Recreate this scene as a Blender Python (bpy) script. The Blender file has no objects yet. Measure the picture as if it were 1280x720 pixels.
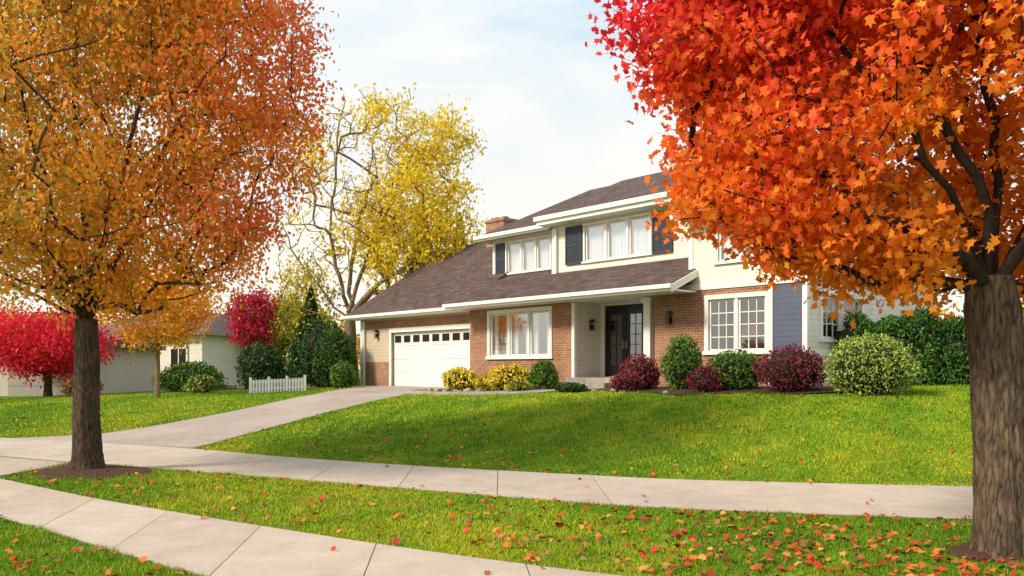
import bpy, bmesh, math, numpy as np
from mathutils import Vector
rng=np.random.default_rng(7)
D=bpy.data
scene=bpy.context.scene
def link(o,parent=None):
    scene.collection.objects.link(o)
    if parent is not None: o.parent=parent
    return o
def empty(name,loc=(0,0,0),rotz=0):
    e=D.objects.new(name,None); e.location=loc; e.rotation_euler=(0,0,rotz); e.empty_display_size=.3
    return link(e)
# ---------------------------------------------------------------- materials
def mat_base(name):
    m=D.materials.new(name); m.use_nodes=True; nt=m.node_tree; nt.nodes.clear()
    out=nt.nodes.new('ShaderNodeOutputMaterial'); p=nt.nodes.new('ShaderNodeBsdfPrincipled')
    nt.links.new(p.outputs[0],out.inputs[0])
    return m,nt,p,out
def N(nt,t,**k):
    n=nt.nodes.new(t)
    for a,b in k.items():
        if a in n.inputs.keys(): n.inputs[a].default_value=b
        else: setattr(n,a,b)
    return n
def ramp(nt,stops,fac):
    r=nt.nodes.new('ShaderNodeValToRGB'); e=r.color_ramp.elements
    while len(e)<len(stops): e.new(.5)
    for i,(p,c) in enumerate(stops):
        e[i].position=p; e[i].color=(*c,1)
    nt.links.new(fac,r.inputs[0]); return r
def mult(nt,a,b):
    mx=N(nt,'ShaderNodeMix',data_type='RGBA',blend_type='MULTIPLY'); mx.inputs[0].default_value=1
    nt.links.new(a,mx.inputs[6]); nt.links.new(b,mx.inputs[7]); return mx.outputs[2]
def bump(nt,p,h,strength=.3,dist=.02):
    b=N(nt,'ShaderNodeBump'); b.inputs['Strength'].default_value=strength; b.inputs['Distance'].default_value=dist
    nt.links.new(h,b.inputs['Height']); nt.links.new(b.outputs[0],p.inputs['Normal'])
def noise_mat(name,c1,c2,scale=5,rough=.8,bs=.3,bd=.01,stretch=(1,1,1),detail=5,spec=.3,bscale=None):
    m,nt,p,o=mat_base(name)
    tc=N(nt,'ShaderNodeTexCoord'); mp=N(nt,'ShaderNodeMapping'); mp.inputs['Scale'].default_value=stretch
    nt.links.new(tc.outputs['Object'],mp.inputs[0])
    n=N(nt,'ShaderNodeTexNoise',Scale=scale,Detail=detail,Roughness=.65); nt.links.new(mp.outputs[0],n.inputs['Vector'])
    r=ramp(nt,[(.3,c1),(.7,c2)],n.outputs['Fac']); nt.links.new(r.outputs[0],p.inputs['Base Color'])
    p.inputs['Roughness'].default_value=rough; p.inputs['Specular IOR Level'].default_value=spec
    h=n.outputs['Fac']
    if bscale:
        n2=N(nt,'ShaderNodeTexNoise',Scale=bscale,Detail=4); nt.links.new(mp.outputs[0],n2.inputs['Vector']); h=n2.outputs['Fac']
    bump(nt,p,h,bs,bd)
    return m
def bark_mat(name,c0,c1,c2,scale=1.0):
    m,nt,p,o=mat_base(name)
    tc=N(nt,'ShaderNodeTexCoord')
    nz=N(nt,'ShaderNodeTexNoise',Scale=5.0,Detail=3); nt.links.new(tc.outputs['Object'],nz.inputs['Vector'])
    ma=N(nt,'ShaderNodeVectorMath',operation='MULTIPLY_ADD'); nt.links.new(nz.outputs['Color'],ma.inputs[0]); ma.inputs[1].default_value=(.06,.06,.12); nt.links.new(tc.outputs['Object'],ma.inputs[2])
    mp=N(nt,'ShaderNodeMapping'); mp.inputs['Scale'].default_value=(24*scale,24*scale,3.6*scale); nt.links.new(ma.outputs[0],mp.inputs[0])
    v=N(nt,'ShaderNodeTexVoronoi',feature='DISTANCE_TO_EDGE',Scale=1.0); nt.links.new(mp.outputs[0],v.inputs['Vector'])
    mp2=N(nt,'ShaderNodeMapping'); mp2.inputs['Scale'].default_value=(1,1,.22); nt.links.new(tc.outputs['Object'],mp2.inputs[0])
    n=N(nt,'ShaderNodeTexNoise',Scale=42*scale,Detail=6,Roughness=.7); nt.links.new(mp2.outputs[0],n.inputs['Vector'])
    nb=N(nt,'ShaderNodeTexNoise',Scale=3.0*scale,Detail=4); nt.links.new(tc.outputs['Object'],nb.inputs['Vector'])
    a=N(nt,'ShaderNodeMath',operation='MULTIPLY'); a.inputs[1].default_value=.75; nt.links.new(v.outputs['Distance'],a.inputs[0])
    b=N(nt,'ShaderNodeMath',operation='ADD'); nt.links.new(a.outputs[0],b.inputs[0]); nt.links.new(n.outputs['Fac'],b.inputs[1])
    r=ramp(nt,[(.40,c0),(.62,c1),(.95,c2)],b.outputs[0])
    r2=ramp(nt,[(.3,(.6,)*3),(.7,(1.15,)*3)],nb.outputs['Fac'])
    nt.links.new(mult(nt,r.outputs[0],r2.outputs[0]),p.inputs['Base Color'])
    p.inputs['Roughness'].default_value=.95; p.inputs['Specular IOR Level'].default_value=.15
    bump(nt,p,b.outputs[0],1,.03); return m
def attr_leaf(name,trans=.35,rough=.55):
    m,nt,p,o=mat_base(name)
    a=N(nt,'ShaderNodeAttribute'); a.attribute_name='Col'
    nt.links.new(a.outputs['Color'],p.inputs['Base Color']); p.inputs['Roughness'].default_value=rough
    p.inputs['Specular IOR Level'].default_value=.2
    if trans<=0: return m
    t=N(nt,'ShaderNodeBsdfTranslucent'); nt.links.new(a.outputs['Color'],t.inputs[0])
    mx=N(nt,'ShaderNodeMixShader'); mx.inputs[0].default_value=trans
    nt.links.new(p.outputs[0],mx.inputs[1]); nt.links.new(t.outputs[0],mx.inputs[2]); nt.links.new(mx.outputs[0],o.inputs[0])
    return m
def attr_noise(name,scale=8,amt=.35,rough=.85,bs=.3,bd=.005,bscale=60):
    m,nt,p,o=mat_base(name)
    a=N(nt,'ShaderNodeAttribute'); a.attribute_name='Col'
    tc=N(nt,'ShaderNodeTexCoord')
    n=N(nt,'ShaderNodeTexNoise',Scale=scale,Detail=6,Roughness=.7); nt.links.new(tc.outputs['Object'],n.inputs['Vector'])
    n0=N(nt,'ShaderNodeTexNoise',Scale=scale*.15,Detail=3,Roughness=.6); nt.links.new(tc.outputs['Object'],n0.inputs['Vector'])
    n2=N(nt,'ShaderNodeTexNoise',Scale=bscale,Detail=3,Roughness=.8); nt.links.new(tc.outputs['Object'],n2.inputs['Vector'])
    r=ramp(nt,[(.25,(1-amt,)*3),(.75,(1+amt*.4,)*3)],n.outputs['Fac'])
    r0=ramp(nt,[(.35,(1-amt*.7,)*3),(.65,(1,)*3)],n0.outputs['Fac'])
    r2=ramp(nt,[(.3,(.78,.77,.76)),(.6,(1.04,)*3)],n2.outputs['Fac'])
    nt.links.new(mult(nt,mult(nt,mult(nt,a.outputs['Color'],r.outputs[0]),r0.outputs[0]),r2.outputs[0]),p.inputs['Base Color']); p.inputs['Roughness'].default_value=rough
    p.inputs['Specular IOR Level'].default_value=.25
    bump(nt,p,n2.outputs['Fac'],bs,bd)
    return m
def brick_mat(name,c1,c2,mortar,bw,bh,ms,vec='xz',rough=.85,mortar_smooth=.1,var=.4,bs=.5,bd=.01,offset=.5):
    m,nt,p,o=mat_base(name)
    tc=N(nt,'ShaderNodeTexCoord'); s=N(nt,'ShaderNodeSeparateXYZ'); nt.links.new(tc.outputs['Object'],s.inputs[0])
    c=N(nt,'ShaderNodeCombineXYZ')
    ad=N(nt,'ShaderNodeMath',operation='ADD'); nt.links.new(s.outputs[0],ad.inputs[0]); nt.links.new(s.outputs[1],ad.inputs[1])
    if vec=='roof': nt.links.new(s.outputs[0],c.inputs[0])
    else: nt.links.new(ad.outputs[0],c.inputs[0])
    nt.links.new(s.outputs[2],c.inputs[1])
    b=N(nt,'ShaderNodeTexBrick'); b.inputs['Scale'].default_value=1; b.inputs['Brick Width'].default_value=bw; b.inputs['Row Height'].default_value=bh
    b.inputs['Mortar Size'].default_value=ms; b.inputs['Mortar Smooth'].default_value=mortar_smooth; b.offset=offset
    b.inputs['Color1'].default_value=(*c1,1); b.inputs['Color2'].default_value=(*c2,1); b.inputs['Mortar'].default_value=(*mortar,1)
    nt.links.new(c.outputs[0],b.inputs['Vector'])
    n=N(nt,'ShaderNodeTexNoise',Scale=1.3,Detail=6,Roughness=.7); nt.links.new(tc.outputs['Object'],n.inputs['Vector'])
    r=ramp(nt,[(.3,(1-var,)*3),(.7,(1.1,)*3)],n.outputs['Fac'])
    nt.links.new(mult(nt,b.outputs['Color'],r.outputs[0]),p.inputs['Base Color'])
    inv=N(nt,'ShaderNodeMath',operation='SUBTRACT'); inv.inputs[0].default_value=1; nt.links.new(b.outputs['Fac'],inv.inputs[1])
    bump(nt,p,inv.outputs[0],bs,bd); p.inputs['Roughness'].default_value=rough; p.inputs['Specular IOR Level'].default_value=.2
    return m
def plain(name,c,rough=.5,var=.12,scale=3,spec=.4):
    return noise_mat(name,tuple(x*(1-var) for x in c),c,scale,rough,.1,.003,spec=spec)
def siding_mat(name,c,pitch=.14):
    m,nt,p,o=mat_base(name)
    tc=N(nt,'ShaderNodeTexCoord'); s=N(nt,'ShaderNodeSeparateXYZ'); nt.links.new(tc.outputs['Object'],s.inputs[0])
    dv=N(nt,'ShaderNodeMath',operation='DIVIDE'); dv.inputs[1].default_value=pitch; nt.links.new(s.outputs[2],dv.inputs[0])
    fr=N(nt,'ShaderNodeMath',operation='FRACT'); nt.links.new(dv.outputs[0],fr.inputs[0])
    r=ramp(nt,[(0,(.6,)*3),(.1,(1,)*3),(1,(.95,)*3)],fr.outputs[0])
    n=N(nt,'ShaderNodeTexNoise',Scale=2,Detail=5); nt.links.new(tc.outputs['Object'],n.inputs['Vector'])
    r2=ramp(nt,[(.3,tuple(x*.88 for x in c)),(.7,c)],n.outputs['Fac'])
    nt.links.new(mult(nt,r2.outputs[0],r.outputs[0]),p.inputs['Base Color'])
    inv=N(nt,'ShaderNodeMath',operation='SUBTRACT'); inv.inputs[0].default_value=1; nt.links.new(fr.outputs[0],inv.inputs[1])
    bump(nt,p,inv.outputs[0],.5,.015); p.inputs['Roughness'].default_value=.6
    return m
def glass_mat(name,f=.3,tint=(.9,.95,1)):
    m,nt,p,o=mat_base(name); nt.nodes.remove(p)
    t=N(nt,'ShaderNodeBsdfTransparent'); g=N(nt,'ShaderNodeBsdfGlossy'); g.inputs['Roughness'].default_value=.04; g.inputs['Color'].default_value=(*tint,1)
    tc=N(nt,'ShaderNodeTexCoord'); n=N(nt,'ShaderNodeTexNoise',Scale=1.2,Detail=1); nt.links.new(tc.outputs['Object'],n.inputs['Vector'])
    b=N(nt,'ShaderNodeBump'); b.inputs['Strength'].default_value=.08; b.inputs['Distance'].default_value=.1; nt.links.new(n.outputs['Fac'],b.inputs['Height']); nt.links.new(b.outputs[0],g.inputs['Normal'])
    mx=N(nt,'ShaderNodeMixShader'); mx.inputs[0].default_value=f
    nt.links.new(t.outputs[0],mx.inputs[1]); nt.links.new(g.outputs[0],mx.inputs[2]); nt.links.new(mx.outputs[0],o.inputs[0])
    return m
M={}
M['brick']=brick_mat('brick',(.42,.19,.10),(.28,.115,.06),(.40,.33,.26),.215,.075,.009,var=.35)
M['roof']=brick_mat('shingles',(.155,.105,.098),(.085,.06,.057),(.045,.032,.03),.32,.085,.008,'roof',var=.35,bd=.012)
M['white']=plain('white_paint',(.84,.82,.78),.45,.08)
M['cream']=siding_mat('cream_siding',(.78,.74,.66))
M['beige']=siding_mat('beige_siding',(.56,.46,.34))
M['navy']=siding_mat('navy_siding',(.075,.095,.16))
M['navyp']=plain('navy_paint',(.035,.045,.075),.5)
M['black']=plain('black_paint',(.012,.012,.014),.3)
M['glass']=glass_mat('window_glass',.40)
M['glassd']=glass_mat('window_glass_dark',.22)
M['curtain']=plain('curtain',(.76,.82,.86),.9)
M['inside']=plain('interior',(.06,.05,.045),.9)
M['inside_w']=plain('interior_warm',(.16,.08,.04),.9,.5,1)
M['stone']=noise_mat('stone',(.20,.18,.155),(.38,.34,.30),4,.9,.5,.02)
M['bark']=bark_mat('bark',(.03,.02,.014),(.10,.07,.05),(.20,.145,.105),1.2)
M['barkn']=bark_mat('bark_grey',(.05,.034,.024),(.16,.115,.08),(.27,.20,.15),1.0)
M['barkd']=noise_mat('bark_dark',(.014,.009,.008),(.05,.034,.026),12,.95,.6,.01,(1,1,.4))
M['bark_y']=noise_mat('bark_yellow_tree',(.12,.08,.045),(.28,.20,.11),6,.95,.6,.02,(1,1,.3))
M['mulch']=noise_mat('mulch',(.03,.016,.010),(.14,.075,.042),45,.95,1,.03,bscale=70)
M['leaf']=attr_leaf('leaf',.42)
M['bushleaf']=attr_leaf('bush_leaf',0,.6)
M['blade']=attr_leaf('grass_blade',0,.6)
M['litter']=attr_leaf('fallen_leaf',0,.7)
M['concrete']=attr_noise('concrete',2.6,.2,.9,.3,.004,75)
M['joint']=plain('joint_dirt',(.19,.16,.12),.95)
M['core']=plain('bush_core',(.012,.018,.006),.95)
# ---------------------------------------------------------------- mesh helpers
def mesh_np(name,V,F,mat,parent=None,col=None,smooth=False):
    V=np.asarray(V,dtype=np.float32); F=np.asarray(F,dtype=np.int32)
    me=D.meshes.new(name); n,k=F.shape
    me.vertices.add(len(V)); me.vertices.foreach_set('co',V.ravel())
    me.loops.add(n*k); me.loops.foreach_set('vertex_index',F.ravel())
    me.polygons.add(n); me.polygons.foreach_set('loop_start',np.arange(0,n*k,k,dtype=np.int32))
    me.polygons.foreach_set('loop_total',np.full(n,k,dtype=np.int32))
    me.polygons.foreach_set('use_smooth',np.full(n,bool(smooth)))
    me.update(calc_edges=True)
    if col is not None:
        a=me.color_attributes.new('Col','FLOAT_COLOR','POINT')
        c=np.ones((len(V),4),dtype=np.float32); c[:,:3]=np.clip(col,0,.95); a.data.foreach_set('color',c.ravel())
    me.materials.append(mat)
    o=D.objects.new(name,me); return link(o,parent)
class Part:
    def __init__(s): s.v=[]; s.f=[]
    def quad(s,a,b,c,d):
        i=len(s.v); s.v+=[a,b,c,d]; s.f.append((i,i+1,i+2,i+3))
    def poly(s,pts):
        i=len(s.v); s.v+=list(pts); s.f.append(tuple(range(i,i+len(pts))))
    def box(s,x0,x1,y0,y1,z0,z1,T=None):
        i=len(s.v); P=[(x,y,z) for z in (z0,z1) for y in (y0,y1) for x in (x0,x1)]
        if T: P=[T(*p) for p in P]
        s.v+=P
        for f in [(0,2,3,1),(4,5,7,6),(0,1,5,4),(2,6,7,3),(0,4,6,2),(1,3,7,5)]: s.f.append(tuple(i+j for j in f))
    def make(s,name,mat,parent,bevel=0):
        if not s.v: return
        me=D.meshes.new(name); me.from_pydata([tuple(map(float,p)) for p in s.v],[],s.f); me.materials.append(mat)
        o=D.objects.new(name,me); link(o,parent)
        if bevel:
            b=o.modifiers.new('b','BEVEL'); b.width=bevel; b.segments=2; b.limit_method='ANGLE'
        return o
# ---------------------------------------------------------------- terrain
EUP=np.array([(-60,27),(-22,20.3),(-11.6,18.2),(-10.1,17.6),(-6.4,15.8),(-4,14.2),(-1.28,12.8),(2.25,11.35),(6.25,10.65),(14,10.6),(60,12)])
ELO=np.array([(-60,24.5),(-22,17.8),(-11,15.4),(-7.3,13.4),(-4.1,11.9),(-2,10.85),(.19,9.7),(1.6,9.05),(4.9,8.35),(8,8.2),(14,8.3),(60,9.7)])
NUP=np.array([(-60,30),(-22,19.0),(-12,14.2),(-7.5,11.6),(-5,9.65),(-2.8,8.2),(-.83,6.96),(.68,6.15),(3,5.2),(7,4.3),(14,4),(60,4)])
NLO=np.array([(-60,27),(-22,16),(-14,12.6),(-9,10.6),(-5.4,8.5),(-2.46,6.15),(-.5,4.8),(3,3.1),(7,2.2),(14,1.9),(60,1.9)])
def smooth_edge(A):
    x=np.linspace(-60,60,1201); y=np.interp(x,A[:,0],A[:,1]); k=np.hanning(23); k/=k.sum()
    ys_=np.convolve(np.pad(y,11,mode='edge'),k,'valid'); return np.stack([x,ys_],1)
EUP,ELO,NUP,NLO=map(smooth_edge,(EUP,ELO,NUP,NLO))
ip=lambda A,x: np.interp(x,A[:,0],A[:,1])
def hgt(x,y):
    x=np.asarray(x,float); y=np.asarray(y,float)
    H=np.interp(x,[-22,-9,-6,-1,3,7,20],[.3,.7,.82,.85,1.0,1.12,1.15])
    L=np.interp(x,[-8,-1.5,6.4,20],[17,13,8,8])
    t=np.clip((y-ip(EUP,x)-.25)/L,0,1)
    return H*np.sin(t*math.pi/2)**1.15
def vn(x,y,s,seed=0):
    r=np.random.default_rng(seed); o=0
    for i in range(6):
        a=r.uniform(0,2*math.pi); f=s*r.uniform(.6,1.9); ph=r.uniform(0,6.28)
        o=o+np.sin((x*math.cos(a)+y*math.sin(a))*f+ph)
    return np.clip(.5+o/6,0,1)
xs=np.unique(np.concatenate([np.linspace(-600,-40,12),np.arange(-40,-14,.5),np.arange(-14,14,.25),np.arange(14,40.1,.5),np.linspace(40,600,12)]))
ys=np.unique(np.concatenate([np.linspace(-60,-5,8),np.arange(-5,8,.5),np.arange(8,22,.25),np.arange(22,50.1,.5),np.linspace(50,900,20)]))
X,Y=np.meshgrid(xs,ys); Z=hgt(X,Y)
V=np.stack([X.ravel(),Y.ravel(),Z.ravel()],1); nx=len(xs); ny=len(ys)
i=(np.arange(ny-1)[:,None]*nx+np.arange(nx-1)[None]).ravel()
F=np.stack([i,i+1,i+1+nx,i+nx],1)
m,nt,p,o=mat_base('lawn')
tc=N(nt,'ShaderNodeTexCoord')
n1=N(nt,'ShaderNodeTexNoise',Scale=.5,Detail=5,Roughness=.6); nt.links.new(tc.outputs['Object'],n1.inputs['Vector'])
n2=N(nt,'ShaderNodeTexNoise',Scale=28,Detail=5,Roughness=.75); nt.links.new(tc.outputs['Object'],n2.inputs['Vector'])
r1=ramp(nt,[(.35,(.09,.185,.008)),(.55,(.14,.25,.010)),(.72,(.24,.29,.016))],n1.outputs['Fac'])
r2=ramp(nt,[(.3,(.45,)*3),(.7,(1.35,)*3)],n2.outputs['Fac'])
nt.links.new(mult(nt,r1.outputs[0],r2.outputs[0]),p.inputs['Base Color'])
p.inputs['Roughness'].default_value=.9; p.inputs['Specular IOR Level'].default_value=.1
bump(nt,p,n2.outputs['Fac'],.7,.03)
mesh_np('ground',V,F,m,smooth=True)
# slabs -----------------------------------------------------------
def resample(A,n):
    A=np.asarray(A,float); d=np.r_[0,np.cumsum(np.linalg.norm(np.diff(A,axis=0),axis=1))]
    t=np.linspace(0,d[-1],n); return np.stack([np.interp(t,d,A[:,0]),np.interp(t,d,A[:,1])],1)
def smooth_line(A,lo,hi,n=160):
    x=np.linspace(lo,hi,n); return np.stack([x,ip(A,x)],1)
def ribbon(name,A,B,length,across,top,col,parent=None,gap=.013):
    A=resample(A,200); B=resample(B,200)
    C=(A+B)/2; L=np.linalg.norm(np.diff(C,axis=0),axis=1).sum(); ns=max(1,round(L/length))
    Vs=[];Fs=[];Cs=[];k=5
    def pt(s,t):
        i=s*199; a=np.stack([np.interp(i,np.arange(200),A[:,0]),np.interp(i,np.arange(200),A[:,1])],-1)
        b=np.stack([np.interp(i,np.arange(200),B[:,0]),np.interp(i,np.arange(200),B[:,1])],-1)
        return a*(1-t[...,None])+b*t[...,None]
    W=np.linalg.norm(A-B,axis=1).mean()
    for si in range(ns):
        for ti in range(across):
            g=gap/2/L; gt=gap/2/W
            s=np.linspace(si/ns+g,(si+1)/ns-g,k); t=np.linspace(ti/across+gt,(ti+1)/across-gt,k)
            S,T=np.meshgrid(s,t,indexing='ij'); P=pt(S,T)
            z=hgt(P[...,0],P[...,1])+top+rng.uniform(-.001,.001)
            base=len(Vs)
            for a in range(k):
                for b in range(k): Vs.append((P[a,b,0],P[a,b,1],z[a,b]))
            for a in range(k-1):
                for b in range(k-1):
                    q=base+a*k+b; Fs.append((q,q+k,q+k+1,q+1))
            c=np.array(col)*rng.uniform(.93,1.04)*np.array([1,rng.uniform(.98,1),rng.uniform(.96,1)]); Cs+= [c]*(k*k)
            ring=[base+a*k for a in range(k)]+[base+(k-1)*k+b for b in range(1,k)]+[base+a*k+k-1 for a in range(k-2,-1,-1)]+[base+b for b in range(k-2,0,-1)]
            lo=len(Vs)
            for r_ in ring: v=Vs[r_]; Vs.append((v[0],v[1],v[2]-top-.03)); Cs.append(c*.8)
            n=len(ring)
            for j in range(n): Fs.append((ring[j],lo+j,lo+(j+1)%n,ring[(j+1)%n]))
    o=mesh_np(name,Vs,Fs,M['concrete'],parent,np.array(Cs))
    s=np.linspace(0,1,160); t=np.linspace(0,1,8); S,T=np.meshgrid(s,t,indexing='ij'); P=pt(S,T)
    Vv=np.stack([P[...,0].ravel(),P[...,1].ravel(),(hgt(P[...,0],P[...,1])+top-.008).ravel()],1)
    i=(np.arange(159)[:,None]*8+np.arange(7)[None]).ravel()
    mesh_np('joint_bed',Vv,np.stack([i,i+1,i+9,i+8],1),M['joint'],o if parent is None else parent,smooth=True)
    return o
CON=(.56,.485,.42)
ribbon('sidewalk',smooth_line(ELO,-24,16),smooth_line(EUP,-24,16),1.5,1,.018,CON)
ribbon('sidewalk',smooth_line(NLO,-24,12),smooth_line(NUP,-24,12),1.5,1,.018,CON)
DL=np.array([(-11.2,18.05),(-9.6,18.6),(-9,19.6),(-7.9,22.8),(-6.6,28),(-5.7,33.6)])
DR=np.array([(-6.3,15.82),(-5.95,17.3),(-4.9,20.4),(-3.5,24),(-2.3,27.2),(-1.35,29.0)])
ribbon('driveway',DL,DR,3.2,2,.022,(.44,.375,.34))
AA=np.array([(-7.35,13.35),(-11,15.3),(-22,17.7)]); AB=np.array([(-7.55,11.75),(-12,14.3),(-22,17.5)])
ribbon('driveway_apron',AA,AB,2.5,1,.013,(.50,.435,.38))
U=np.array([.682,-.731]); W_=np.array([.731,.682]); H0=np.array([-6.8,34.5]); HZ=.85
def hw(u,v): return H0+np.multiply.outer(u,U)+np.multiply.outer(v,W_)
def bedv(u): return -2.6-.3*np.sin(u*1.1)-.12*np.sin(u*2.7+1)
uu=np.linspace(7.9,22.6,70); tt=np.linspace(0,1,8)
A_,T_=np.meshgrid(uu,tt,indexing='ij'); b0=bedv(A_)*np.clip((22.7-A_)/1.2,0.05,1)**.5; vv=b0*(1-T_)+.3*T_
P=H0+A_[...,None]*U+vv[...,None]*W_
Vv=np.stack([P[...,0].ravel(),P[...,1].ravel(),(hgt(P[...,0],P[...,1])+.03).ravel()],1)
i=(np.arange(69)[:,None]*8+np.arange(7)[None]).ravel()
mesh_np('garden_bed',Vv,np.stack([i,i+1,i+9,i+8],1),M['mulch'],smooth=True)
def mulch_disc(x,y,rx,ry,rot=0):
    a=np.linspace(0,2*math.pi,41)[:-1]; V=[(x,y,float(hgt(x,y))+.07)];
    for rr in (.5,.8,1.0):
        for t in a:
            k=rr*(1+.08*math.sin(3*t+x)+.05*math.sin(7*t)); px=k*rx*math.cos(t); py=k*ry*math.sin(t)
            qx=x+px*math.cos(rot)-py*math.sin(rot); qy=y+px*math.sin(rot)+py*math.cos(rot)
            V.append((qx,qy,float(hgt(qx,qy))+(.06 if rr<.7 else (.045 if rr<.9 else .0))))
    fs=[(0,1+j,1+(j+1)%40) for j in range(40)]
    for r_ in range(2):
        for j in range(40): fs.append((1+r_*40+j,1+(r_+1)*40+j,1+(r_+1)*40+(j+1)%40,1+r_*40+(j+1)%40))
    me=D.meshes.new('mulch_bed'); me.from_pydata(V,[],fs); me.materials.append(M['mulch']); link(D.objects.new('mulch_bed',me))
mulch_disc(-6.45,12.25,1.05,.75,-.5); mulch_disc(4.15,6.85,.42,.36)
# ---------------------------------------------------------------- grass blades
def in_pave(x,y,e=0.):
    b=(y>ip(ELO,x)-.01+e)&(y<ip(EUP,x)+.01-e)
    b|=(y>ip(NLO,x)+e)&(y<ip(NUP,x)-e)
    dl=np.interp(y,DL[:,1],DL[:,0]); dr=np.interp(y,DR[:,1],DR[:,0]); b|=(x>dl+e)&(x<dr-e)&(y>15.8)
    b|=(x<-7.45)&(y<ip(ELO,x)+.1)&(y>ip(NLO,x))
    return b
def in_house(x,y):
    dx=x-H0[0]; dy=y-H0[1]; u=dx*U[0]+dy*U[1]; v=dx*W_[0]+dy*W_[1]
    return ((u>7.9)&(u<22.4)&(v>bedv(u)))|((u<=7.9)&(v>.2)&(u>-.3))
def sample_ground(n,ymin,ymax,power=2.,e=0):
    k=n*2; q=rng.uniform(0,1,k); e1=1-power+1
    if abs(e1)<1e-6: y=ymin*(ymax/ymin)**q
    else: y=(ymin**e1+q*(ymax**e1-ymin**e1))**(1/e1)
    x=rng.uniform(-.78,.78,k)*y
    ee=e*rng.uniform(0,1,k)**2 if e else 0
    ok=~(in_pave(x,y,ee)|in_house(x,y)); return x[ok][:n],y[ok][:n]
gx,gy=sample_ground(430000,5.0,34,2.0,.05)
gz=hgt(gx,gy); n=len(gx)
sc=np.clip(gy/9,.75,2.2)
tuft=vn(gx*5,gy*5,1.4,21)
hh=rng.uniform(.02,.045,n)*(.6+.9*tuft)*np.clip(gy/12,.9,1.3); wd=.006*sc*rng.uniform(.7,1.3,n)
an=rng.uniform(0,2*math.pi,n); lx=rng.normal(0,.45,n)*hh; ly=rng.normal(0,.45,n)*hh
V=np.zeros((n,3,3)); V[:,0]=np.stack([gx-np.cos(an)*wd,gy-np.sin(an)*wd,gz-.005],1); V[:,1]=np.stack([gx+np.cos(an)*wd,gy+np.sin(an)*wd,gz-.005],1)
V[:,2]=np.stack([gx+lx,gy+ly,gz+hh],1)
t=vn(gx,gy,.9,3)*.5+vn(gx,gy,2.7,4)*.3+vn(gx,gy,7,9)*.2+rng.normal(0,.1,n)
c=np.stack([np.interp(t,[.2,.5,.85],[.115,.215,.46]),np.interp(t,[.2,.5,.85],[.25,.37,.48]),np.interp(t,[.2,.5,.85],[.007,.010,.022])],1)*rng.uniform(.65,1.2,(n,1))
dry=rng.uniform(0,1,n)<.03; c[dry]=(.42,.34,.12)
mesh_np('lawn_grass',V.reshape(-1,3),np.arange(n*3).reshape(n,3),M['blade'],col=np.repeat(c,3,0))
# ---------------------------------------------------------------- leaf scatter
def lobed_leaf():
    pts=[(0,-.45),(.42,-.30),(.28,.02),(.45,.38),(.13,.28),(0,.75),(-.16,.30),(-.42,.30),(-.27,0),(-.40,-.34)]
    return np.array([(x,y,.22*abs(x)-.28*y*y) for x,y in pts])
def oval_leaf():
    return np.array([(0,-.5,0),(.27,-.12,.06),(.22,.22,.05),(0,.55,-.08),(-.22,.22,.05),(-.27,-.12,.06)])
OVAL=oval_leaf(); LOBE=lobed_leaf()
def rots(n,tilt):
    a=rng.uniform(0,2*math.pi,n); b=rng.normal(0,tilt,n); g=rng.normal(0,tilt,n)
    ca,sa,cb,sb,cg,sg=np.cos(a),np.sin(a),np.cos(b),np.sin(b),np.cos(g),np.sin(g); z=np.zeros(n); o=np.ones(n)
    Rz=np.stack([ca,-sa,z,sa,ca,z,z,z,o],1).reshape(n,3,3); Rx=np.stack([o,z,z,z,cb,-sb,z,sb,cb],1).reshape(n,3,3); Ry=np.stack([cg,z,sg,z,o,z,-sg,z,cg],1).reshape(n,3,3)
    return Rz@Rx@Ry
def scatter(name,pos,size,tmpl,col,mat,parent=None,tilt=.9):
    n=len(pos); k=len(tmpl); R=rots(n,tilt)
    V=np.einsum('nij,kj->nki',R,tmpl)*np.asarray(size).reshape(-1,1,1)+pos[:,None,:]
    return mesh_np(name,V.reshape(-1,3),np.arange(n*k).reshape(n,k),mat,parent,np.repeat(col,k,0),smooth=True)
fx,fy=sample_ground(7500,5.0,26,2.0)
w=.13+.8*(np.exp(-((fx-3.2)**2+(fy-6.6)**2)/7)) + .3*(np.exp(-((fx+4)**2+(fy-13)**2)/20)); keep=rng.uniform(0,1,len(fx))<w; fx,fy=fx[keep],fy[keep]
px=rng.uniform(-9,7,220); py=rng.uniform(5,16,220); ok=in_pave(px,py); fx=np.r_[fx,px[ok][:28]]; fy=np.r_[fy,py[ok][:28]]
n=len(fx); fz=hgt(fx,fy)+np.where(in_pave(fx,fy),.035,rng.uniform(.025,.05,n))
pal=np.array([(.62,.06,.03),(.68,.16,.03),(.6,.28,.06),(.45,.04,.03),(.42,.18,.08)])
scatter('fallen_leaves',np.stack([fx,fy,fz],1),rng.uniform(.045,.08,n),LOBE,pal[rng.integers(0,5,n)]*rng.uniform(.6,1.1,(n,1)),M['litter'],tilt=.4)
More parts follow.
